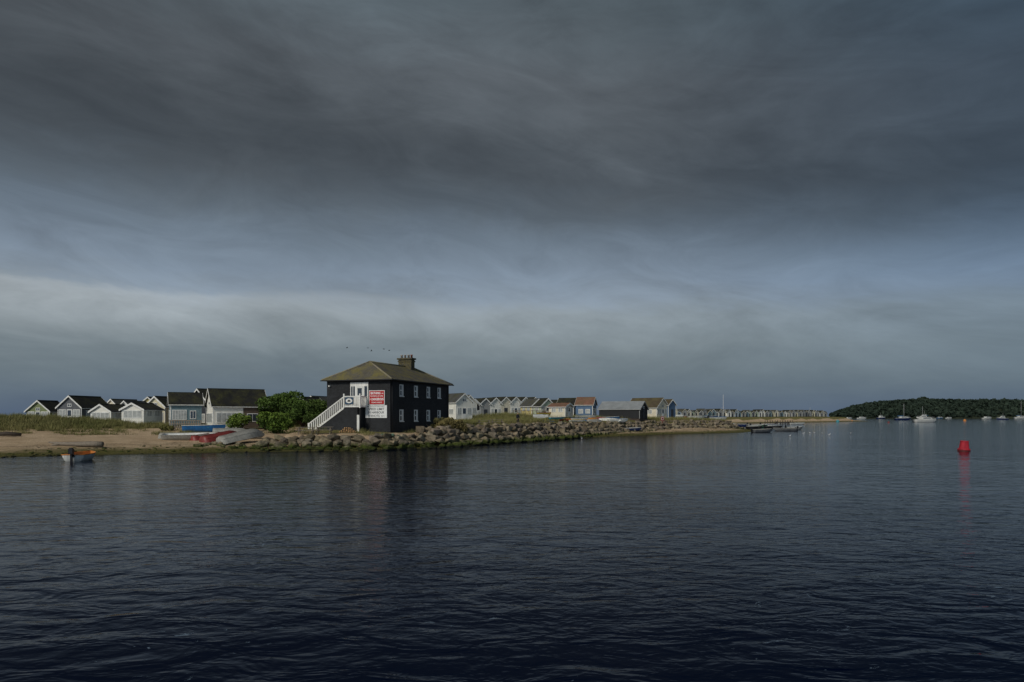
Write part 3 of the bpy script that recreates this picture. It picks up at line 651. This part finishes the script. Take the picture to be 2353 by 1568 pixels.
for q in [(2075,966,.1,12.5,HN,1,13),(2126,971,.05,11.5,HW,1,0),(2122,963,3.0,14,HW,2,14),(2268,964,.25,11,HW,1,0),(2303,965,3.1,9.5,HN,2,0),(2345,963,.1,14,HW,1,20),(1980,963.5,.1,10,HW,1,0),(2025,963,.2,11,HN,2,0),(2180,962.6,.1,8,HW,1,0),(1950,963.5,.2,8,HW,1,0),(2160,962,.1,9,HB,1,0),(2236,961.5,.2,10,HW,2,0),(1915,963,.3,8,HW,1,0),(2410,966,.2,11,HW,1,0),(2500,964,.2,11,HN,2,15)]: cruiser(*q)
for q in [(1790,968.5,.1,7,HW,1,0),(1838,969,.2,7.5,HW,2,0),(1860,967.5,.1,7,HN,1,9),(1745,969.5,2.9,6.5,HW,1,0),(1890,966,.2,8,HW,1,0),(1775,967,.1,7,HB,1,0),(1815,966.5,.1,7,HW,2,0)]: cruiser(*q)
for px,Y,hd,L in [(1560,250,.2,6),(1595,240,.1,6.5),(1630,255,.3,6),(1665,245,.1,6.5),(1700,262,.2,6)]:
    x=gx(px,Y)
    a=Asm('laid_up_boat',(x,Y,hgt(x,Y)-.1),(0,0,hd)); hull(a,L,2.2,1.0,HW,HB if px%2 else HG,closed=True); a.prism('cabin',HW,[(-1,1),(1.6,1.05),(.9,1.6),(-.9,1.6)],-.7,.7); a.finish()
a=Asm('flagpole',(gx(1662,235),235,hgt(gx(1662,235),235))); a.tube('pole',ALU,[(0,0,-.2),(0,0,11.5)],[.11,.07],6); a.box('base',WOOD,-.2,.2,-.2,.2,-.3,.25); a.tube('crosstree',ALU,[(-.6,0,7),(.6,0,7)],.03); a.finish()
Y=430; a=Asm('jetty',(gx(1872,Y),Y,0),(0,0,.1)); a.box('deck',DWOOD,-11,11,-1.5,1.5,.7,.95)
for x0 in np.linspace(-10,10,8):
    for s in(-1.3,1.3): a.tube('piles',DWOOD,[(x0,s,-1),(x0,s,2.6)],.17)
a.box('handrail',DWOOD,-11,11,-1.5,-1.42,1.9,2.0); a.finish()
a=Asm('jetty',(gx(1790,260),260,0),(0,0,.25)); a.box('deck',DWOOD,-6,6,-.8,.8,.5,.7)
for x0 in np.linspace(-5.5,5.5,6):
    for s in(-.7,.7): a.tube('piles',DWOOD,[(x0,s,-1),(x0,s,1.6)],.12)
a.finish()
# ---------------------------------------------------------------- buoys
BR=M('buoy_red',(.40,.02,.035),.6,.2,2,'streak'); BD=M('buoy_waterline',(.09,.015,.015),.6,.2)
Y=CAMH*FPX/(1037-HY); a=Asm('channel_buoy',(gx(2215,Y),Y,0),(.03,.05,.3))
a.tube('float',BD,[(0,0,-.4),(0,0,.10)],[.5,.53],20); a.tube('float',BR,[(0,0,.10),(0,0,.16),(0,0,.22),(0,0,.24)],[.53,.53,.50,.42],20)
a.tube('can_body',BR,[(0,0,.24),(0,0,.80),(0,0,.86)],[.42,.35,.34],8,False); a.tube('can_top',BR,[(0,0,.86),(0,0,.95),(0,0,.97)],[.36,.36,.31],16)
for k in range(4):
    an=k*math.pi/2; a.beam('lifting_frame',BR,(.46*math.cos(an),.46*math.sin(an),.2),(.36*math.cos(an),.36*math.sin(an),.9),.06,.05)
a.finish()
def mbuoy(px,py,r,mat):
    Y=CAMH*FPX/(py-HY); a=Asm('mooring_buoy',(gx(px,Y),Y,r*.3)); 
    prof=[(-1,.05),(-.8,.6),(-.4,.92),(0,1),(.4,.92),(.8,.6),(1,.12),(1.25,.1)]
    a.tube('ball',mat,[(0,0,p[0]*r) for p in prof],[p[1]*r for p in prof],12); a.tube('ring',BLK,[(0,0,1.25*r),(0,0,1.5*r)],.06*r+.02); a.finish()
mbuoy(2217,968,.9,HO); mbuoy(1925,970,.9,HT); mbuoy(1958,969,.5,HO); mbuoy(2042,972,.5,HR)
# ---------------------------------------------------------------- gulls and flying birds
def bird(px,py,Y,s,rz,flap,mat=None):
    a=Asm('flying_bird',(gx(px,Y),Y,wz(py,Y)),(0,0,rz)); m_=mat or BLK
    a.tube('body',m_,[(-.2*s,0,0),(-.12*s,0,0),(0,0,.01*s),(.12*s,0,.015*s),(.17*s,0,.02*s),(.22*s,0,.015*s),(.26*s,0,.005*s)],[.01*s,.03*s,.05*s,.04*s,.03*s,.03*s,.004*s],7)
    a.add('tail',m_,[(-.18*s,0,0),(-.32*s,.05*s,0),(-.32*s,-.05*s,0)],[(0,1,2)])
    for q in(1,-1): a.add('wing_l' if q>0 else 'wing_r',m_,[(.10*s,.03*q*s,.01),(-.07*s,.03*q*s,.01),(.13*s,.22*q*s,flap*.16*s),(-.04*s,.22*q*s,flap*.16*s),(-.02*s,.46*q*s,flap*.2*s)],[(0,1,3,2),(2,3,4)])
    a.finish()
for i,(px,py) in enumerate([(797,800),(846,800),(853,807),(882,802),(894,806)]): bird(px,py,85+i*2,.62,[.4,2.8,.2,3.0,.6][i],[1,.2,1.3,-.6,.8][i])
GW=M('gull_white',(.7,.7,.7),.7,.05); GG=M('gull_grey',(.25,.27,.3),.7,.05); GB=M('gull_bill',(.6,.35,.05),.6,.05)
for px,py in [(1846,997),(1862,996),(1872,996),(1889,997),(1815,1003),(1905,1000),(1337,1009),(1955,998)]:
    Y=CAMH*FPX/(py-HY); a=Asm('gull',(gx(px,Y),Y,.02),(0,0,R.uniform(0,6)))
    a.tube('body',GW,[(-.2,0,.12),(-.1,0,.08),(.05,0,.07),(.16,0,.11),(.19,0,.2),(.21,0,.26),(.25,0,.27)],[.02,.07,.09,.07,.04,.045,.02],8)
    for q in(1,-1): a.tube('wing_l' if q>0 else 'wing_r',GG,[(-.27,.03*q,.14),(-.1,.07*q,.13),(.09,.06*q,.12)],[.01,.04,.03],6)
    a.tube('bill',GB,[(.26,0,.265),(.31,0,.25)],[.012,.004],5); a.finish()
# ---------------------------------------------------------------- person
def person(px,Y,rz):
    x=gx(px,Y); z=hgt(x,Y)
    e=bpy.data.objects.new('standing_person',None); sc.collection.objects.link(e); e.location=(x,Y,z); e.rotation_euler=(0,0,rz)
    CO=M('dark_coat',(.018,.02,.025),.85,.2); TR=M('dark_trousers',(.02,.022,.03),.85,.2); SK=M('skin',(.42,.25,.18),.6,.05); HR_=M('hair_brown',(.04,.025,.015),.8,.2)
    def skin(nm,V,E,Rr,mat,root=0,sub=2):
        me=bpy.data.meshes.new(nm); me.from_pydata(V,E,[]); o=bpy.data.objects.new(nm,me); sc.collection.objects.link(o); o.parent=e
        md=o.modifiers.new('skin','SKIN'); 
        for i,r in enumerate(Rr): me.skin_vertices[0].data[i].radius=(r if hasattr(r,'__len__') else (r,r)); me.skin_vertices[0].data[i].use_root=(i==root)
        md.use_smooth_shade=True; s=o.modifiers.new('sub','SUBSURF'); s.levels=sub; s.render_levels=sub; me.materials.append(mat); return o
    V=[(0,0,.95),(0,.01,1.15),(0,.02,1.38),(0,.01,1.5),(0,-.01,1.57), (.19,.01,1.43),(.25,.0,1.16),(.22,-.10,.93),(-.19,.01,1.43),(-.25,0,1.16),(-.22,-.10,.93)]
    E=[(0,1),(1,2),(2,3),(3,4),(2,5),(5,6),(6,7),(2,8),(8,9),(9,10)]
    skin('coat',V,E,[(.17,.12),(.16,.115),(.17,.11),(.07,.07),(.06,.06),.07,.055,.045,.07,.055,.045],CO)
    V=[(0,0,.96),(.1,0,.86),(.12,-.01,.5),(.12,.02,.1),(.13,-.13,.05),(-.1,0,.86),(-.13,-.03,.5),(-.15,.0,.1),(-.17,-.15,.05)]
    skin('trousers_and_shoes',V,[(0,1),(1,2),(2,3),(3,4),(0,5),(5,6),(6,7),(7,8)],[(.14,.11),.095,.065,.05,.045,.095,.065,.05,.045],TR)
    skin('head',[(0,.0,1.52),(0,-.005,1.6),(0,-.01,1.68),(0,0,1.76)],[(0,1),(1,2),(2,3)],[.055,(.075,.085),(.085,.1),(.055,.07)],SK)
    skin('hair',[(0,.035,1.66),(0,.03,1.74),(0,.01,1.785)],[(0,1),(1,2)],[(.08,.07),(.085,.09),(.05,.07)],HR_)
    a=Asm('f',single=False)
    a.tube('face',SK,[(0,-.10,1.69),(0,-.128,1.665),(0,-.105,1.655)],[.008,.014,.01]); 
    for s in(1,-1):
        a.tube('face',BLK,[(s*.032,-.098,1.695),(s*.032,-.104,1.695)],.009); a.tube('face',SK,[(s*.085,0,1.70),(s*.092,.01,1.64)],.014)
        hx=s*.22; a.tube('hands',SK,[(hx,-.11,.91),(hx,-.125,.85),(hx,-.13,.83)],[.03,.04,.036],8)
        for k in range(4):
            yy=-.16+k*.022; ln=[.06,.075,.07,.055][k]; a.tube('hands',SK,[(hx,yy,.84),(hx-s*.008,yy,.84-ln*.6),(hx-s*.025,yy,.84-ln)],[.01,.009,.007],6)
        a.tube('hands',SK,[(hx,-.155,.885),(hx-s*.012,-.18,.85),(hx-s*.015,-.182,.825)],[.012,.010,.008],6)
    a.tube('face',M('lips',(.3,.12,.1),.6),[(-.02,-.105,1.625),(.02,-.105,1.625)],.006)
    for k,p in a.parts.items():
        me=bpy.data.meshes.new(k); me.from_pydata(p['v'],[],p['f']); [me.materials.append(m) for m in p['m']]; me.polygons.foreach_set('material_index',p['mi']); o=bpy.data.objects.new(k,me); sc.collection.objects.link(o); o.parent=e
person(1190,97,.6)
a=Asm('lifebuoy_post',onground(1522,133)); a.box('post',HR,-.06,.06,-.06,.06,-.2,1.9); a.box('housing',HR,-.35,.35,-.16,-.062,1.0,1.8)
a.tube('ring',HW,[(.25*math.cos(k*math.pi/6),-.2,1.4+.25*math.sin(k*math.pi/6)) for k in range(13)],.05); a.finish()
a=Asm('timber_fence',onground(425,84.5),(0,0,.1))
for k in range(14): a.box('posts',WOOD,-1.8+k*.28,-1.68+k*.28,-.05,.05,-.3,1.25)
for z0 in(.35,.75,1.15): a.box('rails',WOOD,-1.85,1.95,-.09,-.052,z0,z0+.12)
a.finish()
a=Asm('timber_fence',onground(1230,122),(0,0,.15))
for k in range(12): a.box('posts',WOOD,-4+k*.7,-3.9+k*.7,-.05,.05,-.3,1.0)
a.box('rails',WOOD,-4,3.8,-.09,-.052,.8,.9); a.finish()
# ---------------------------------------------------------------- far headland
HPX=[1903,1915,1935,1965,2010,2060,2120,2160,2230,2300,2400,4000]; HPR=[0,3,6.5,11,14.5,16.5,18.5,18,17,18,16.5,17]
bear=np.concatenate([np.arange(1895,2430,9),np.arange(2430,4300,50)]); hy=np.arange(850,1500,20.)
PXX,Y=np.meshgrid(bear,hy); X=(PXX-CX)/FPX*Y
prof=np.interp(PXX,HPX,HPR)
edge=860+10*nz(X,Y*0,.02)
H=prof*smooth((Y-edge)/90)*(1-.9*smooth((Y-1350)/140))+2.2*nz(X,Y,.03)*smooth((prof-2)/6)*smooth((Y-edge-30)/60)+.5
H=np.where(Y<edge,-1,H); H=np.where(PXX<=1903,-1,H)
I=np.arange(X.size).reshape(X.shape)
HM=M('headland_turf',(.035,.045,.022),.95,.4,.03)
np_mesh('headland_hill',np.stack([X.ravel(),Y.ravel(),H.ravel()],1),np.stack([I[:-1,:-1].ravel(),I[:-1,1:].ravel(),I[1:,1:].ravel(),I[1:,:-1].ravel()],1),[HM],smooth=True)
VV=[];CC=[]
rs=np.random.RandomState(3)
for k in range(3000):
    b_=rs.uniform(1906,2450) if k<2200 else rs.uniform(2450,3700); y=rs.uniform(872,1120); x=(b_-CX)/FPX*y
    pr=np.interp(b_,HPX,HPR); z=pr*float(smooth(np.array((y-865)/90)))+.5
    if pr<2 : continue
    r=rs.uniform(2.2,6.0)*(.5+.5*min(1,pr/15)); m=50
    u=rs.normal(size=(m,3)); u/=np.linalg.norm(u,axis=1)[:,None]; u[:,2]=np.abs(u[:,2])*1.1-.1
    pc=np.array([x,y,z+r*.4])+u*r*rs.uniform(.75,1.1,(m,1))
    A=rs.normal(size=(m,3)); A/=np.linalg.norm(A,axis=1)[:,None]; B=np.cross(A,rs.normal(size=(m,3))); B/=np.linalg.norm(B,axis=1)[:,None]; s=r*.3
    q=np.stack([pc-A*s-B*s,pc+A*s-B*s,pc+A*s+B*s,pc-A*s+B*s],1).reshape(-1,3)
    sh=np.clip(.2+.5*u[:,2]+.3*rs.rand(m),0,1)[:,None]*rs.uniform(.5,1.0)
    c=np.array([.014,.024,.018])*(1-sh)+np.array([.034,.052,.034])*sh; VV.append(q); CC.append(np.repeat(np.concatenate([c,np.ones((m,1))],1),4,0))  # slight distance haze painted into the leaf colours, darker and bluer
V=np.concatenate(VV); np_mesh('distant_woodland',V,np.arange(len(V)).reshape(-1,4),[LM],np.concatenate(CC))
e=bpy.data.objects.new('pine_tree',None); sc.collection.objects.link(e); e.location=(gx(2122,960),960,18)
V,F,C=foliage('x',[(-5,0,8,3.6),(0,0,9,4),(5,1,8,3.4),(9,0,6.5,2.6),(-9,0,6.5,2.4)],1400,.7,(.012,.02,.014),(.036,.054,.032)); o=np_mesh('crown',V,F,[LM],C); o.parent=e  # crown leaves carry the same painted haze tint as the woodland
a=Asm('t',single=False); a.tube('trunk',BARK,[(0,0,-1),(0,0,6),(1,0,10)],[.6,.45,.2],7); 
for s in(-5,5,9,-9): a.tube('trunk',BARK,[(0,0,4),(s*.5,0,7),(s,0,8)],[.3,.2,.1],5)
p=a.parts['trunk']; me=bpy.data.meshes.new('trunk'); me.from_pydata(p['v'],[],p['f']); me.materials.append(BARK); o=bpy.data.objects.new('trunk',me); sc.collection.objects.link(o); o.parent=e
# ---------------------------------------------------------------- sky and light
sund=Vector((-.50,-.72,.62)).normalized()
el=math.asin(sund.z); azr=math.atan2(sund.x,sund.y)
w=bpy.data.worlds.new('World'); sc.world=w; w.use_nodes=True; t=NT(w.node_tree); t.n.clear()
out=t.node('ShaderNodeOutputWorld'); bg=t.node('ShaderNodeBackground')
sk=t.node('ShaderNodeTexSky'); sk.sky_type='NISHITA'; sk.sun_disc=False; sk.sun_elevation=el; sk.sun_rotation=azr
tc=t.node('ShaderNodeTexCoord').outputs['Generated']; d=t.xyz(tc)
hz=t.m('SQRT',t.m('ADD',t.m('MULTIPLY',d[0],d[0]),t.m('ADD',t.m('MULTIPLY',d[1],d[1]),1e-4)))
e0=t.m('DIVIDE',t.m('MAXIMUM',d[2],0.0),hz); az=t.m('DIVIDE',d[0],hz)
den=t.m('ADD',t.m('MAXIMUM',d[2],0.0),.22)
cp=t.comb(t.m('DIVIDE',d[0],den),t.m('DIVIDE',d[1],den),0)
n1=t.noise(cp,1.5,9,.58,.6)
dirv=t.comb(t.m('ADD',t.m('MULTIPLY',az,3.2),t.m('MULTIPLY',e0,2.0)),t.m('MULTIPLY',e0,8.0),d[1])
n3=t.noise(dirv,1.0,9,.62,.8); n4=t.noise(dirv,.45,3,.5,.3)
dirw=t.comb(t.m('ADD',t.m('MULTIPLY',az,7.0),t.m('MULTIPLY',e0,7.0)),t.m('MULTIPLY',e0,15.0),t.m('ADD',d[1],3.0))
n5=t.noise(dirw,1.0,9,.62,1.2)
def gauss(a0,e0c,sa,se,slope=0.0):
    da=t.m('SUBTRACT',az,a0); de=t.m('SUBTRACT',t.m('SUBTRACT',e0,e0c),t.m('MULTIPLY',da,slope))
    de=t.m('ADD',de,t.m('MULTIPLY',t.m('SUBTRACT',n3,.5),.14))
    q=t.m('ADD',t.m('POWER',t.m('ABSOLUTE',t.m('DIVIDE',da,sa)),2.0),t.m('POWER',t.m('ABSOLUTE',t.m('DIVIDE',de,se)),2.0))
    return t.m('EXPONENT',t.m('MULTIPLY',q,-1.0))
e1=t.m('MULTIPLY',e0,t.m('ADD',1.0,t.m('MULTIPLY',t.m('MAXIMUM',az,0.0),.30)))
amp=t.rng(e0,.0,.35,.02,.13)
e2=t.m('ADD',e1,t.m('ADD',t.m('MULTIPLY',t.m('SUBTRACT',n1,.5),amp),t.m('MULTIPLY',t.m('SUBTRACT',n3,.5),amp)))
rp=t.node('ShaderNodeValToRGB'); cr=rp.color_ramp
stops=[(0,(84,100,122)),(.03,(94,109,124)),(.06,(106,119,128)),(.11,(126,137,143)),(.15,(137,148,155)),(.178,(131,144,157)),(.21,(122,136,151)),(.26,(106,119,132)),(.30,(90,100,109)),(.35,(79,86,92)),(.42,(77,83,88)),(.5,(82,88,93)),(.62,(82,92,98)),(.80,(48,56,66)),(1,(36,44,54))]
cr.elements[0].position=0; cr.elements[0].color=lin(*stops[0][1]); cr.elements[1].position=1; cr.elements[1].color=lin(*stops[-1][1])
for p_,c_ in stops[1:-1]: el_=cr.elements.new(p_); el_.color=lin(*c_)
t.link(e2,rp.inputs[0]); c=rp.outputs[0]
g=t.m('SUBTRACT',t.m('ADD',e0,t.m('ADD',t.m('MULTIPLY',t.m('SUBTRACT',n3,.5),.05),t.m('MULTIPLY',t.m('SUBTRACT',n5,.5),.045))),.160)
up=t.rng(g,.0,.016,1,0,True); lo=t.rng(g,-.08,.0,0,1,True)
strip=t.m('MULTIPLY',t.m('MULTIPLY',up,lo),t.m('MULTIPLY',t.rng(az,-.9,.35,1,0,True),t.rng(n4,.3,.65,.6,1)))
c=t.mix(t.m('MULTIPLY',strip,.62),c,lin(182,189,193))
br=t.m('ADD',1.0,t.m('MULTIPLY',gauss(-.46,.375,.34,.06,-.05),-.18))
br=t.m('ADD',br,t.m('MULTIPLY',gauss(.38,.31,.42,.06,-.12),-.16))
br=t.m('ADD',br,t.m('MULTIPLY',gauss(.08,.42,.22,.05,-.3),.30))
br=t.m('ADD',br,t.m('MULTIPLY',gauss(-.12,.56,.3,.05,-.2),.26))
br=t.m('ADD',br,t.m('MULTIPLY',gauss(.35,.19,.35,.05,-.05),.12))
wisp=t.rng(e0,.05,.2,.25,1.0)
mod=t.m('MULTIPLY',br,t.m('ADD',1.0,t.m('MULTIPLY',wisp,t.m('ADD',t.m('MULTIPLY',t.m('SUBTRACT',n1,.5),.8),t.m('ADD',t.m('MULTIPLY',t.m('SUBTRACT',n3,.5),.75),t.m('MULTIPLY',t.m('SUBTRACT',n5,.5),.6))))))
c=t.mix(1,c,t.comb(mod,mod,mod),'MULTIPLY')
rt=t.rng(az,.1,.75,0,1,True); hi=t.rng(e0,.02,.5,.45,1)
c=t.mix(t.m('MULTIPLY',rt,hi),c,t.mix(1,c,(.50,.66,.84,1),'MULTIPLY'))
back=t.rng(d[1],-.9,.05,3.6,1.0,True)  # unseen sky behind the camera brightened as added fill light
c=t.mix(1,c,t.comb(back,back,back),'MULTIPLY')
nis=t.mix(1,sk.outputs[0],(.06,.06,.06,1),'MULTIPLY')
c=t.mix(.05,c,nis)
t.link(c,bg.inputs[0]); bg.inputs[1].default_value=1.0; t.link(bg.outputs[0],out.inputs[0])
L=bpy.data.lights.new('sun','SUN'); L.energy=2.1; L.angle=math.radians(12); L.color=(1,.95,.86)
lo_=bpy.data.objects.new('sun',L); sc.collection.objects.link(lo_); lo_.rotation_euler=sund.to_track_quat('Z','Y').to_euler(); lo_.location=(-50,-70,80)
cam=bpy.data.cameras.new('camera'); cam.lens=24; cam.sensor_width=36; cam.clip_end=20000; cam.clip_start=.1; cam.shift_y=(HY-784.)/2353
co=bpy.data.objects.new('camera',cam); sc.collection.objects.link(co); co.location=(0,0,CAMH); co.rotation_euler=(math.pi/2,0,0); sc.camera=co
sc.view_settings.view_transform='Standard'; sc.view_settings.look='None'; sc.view_settings.exposure=0
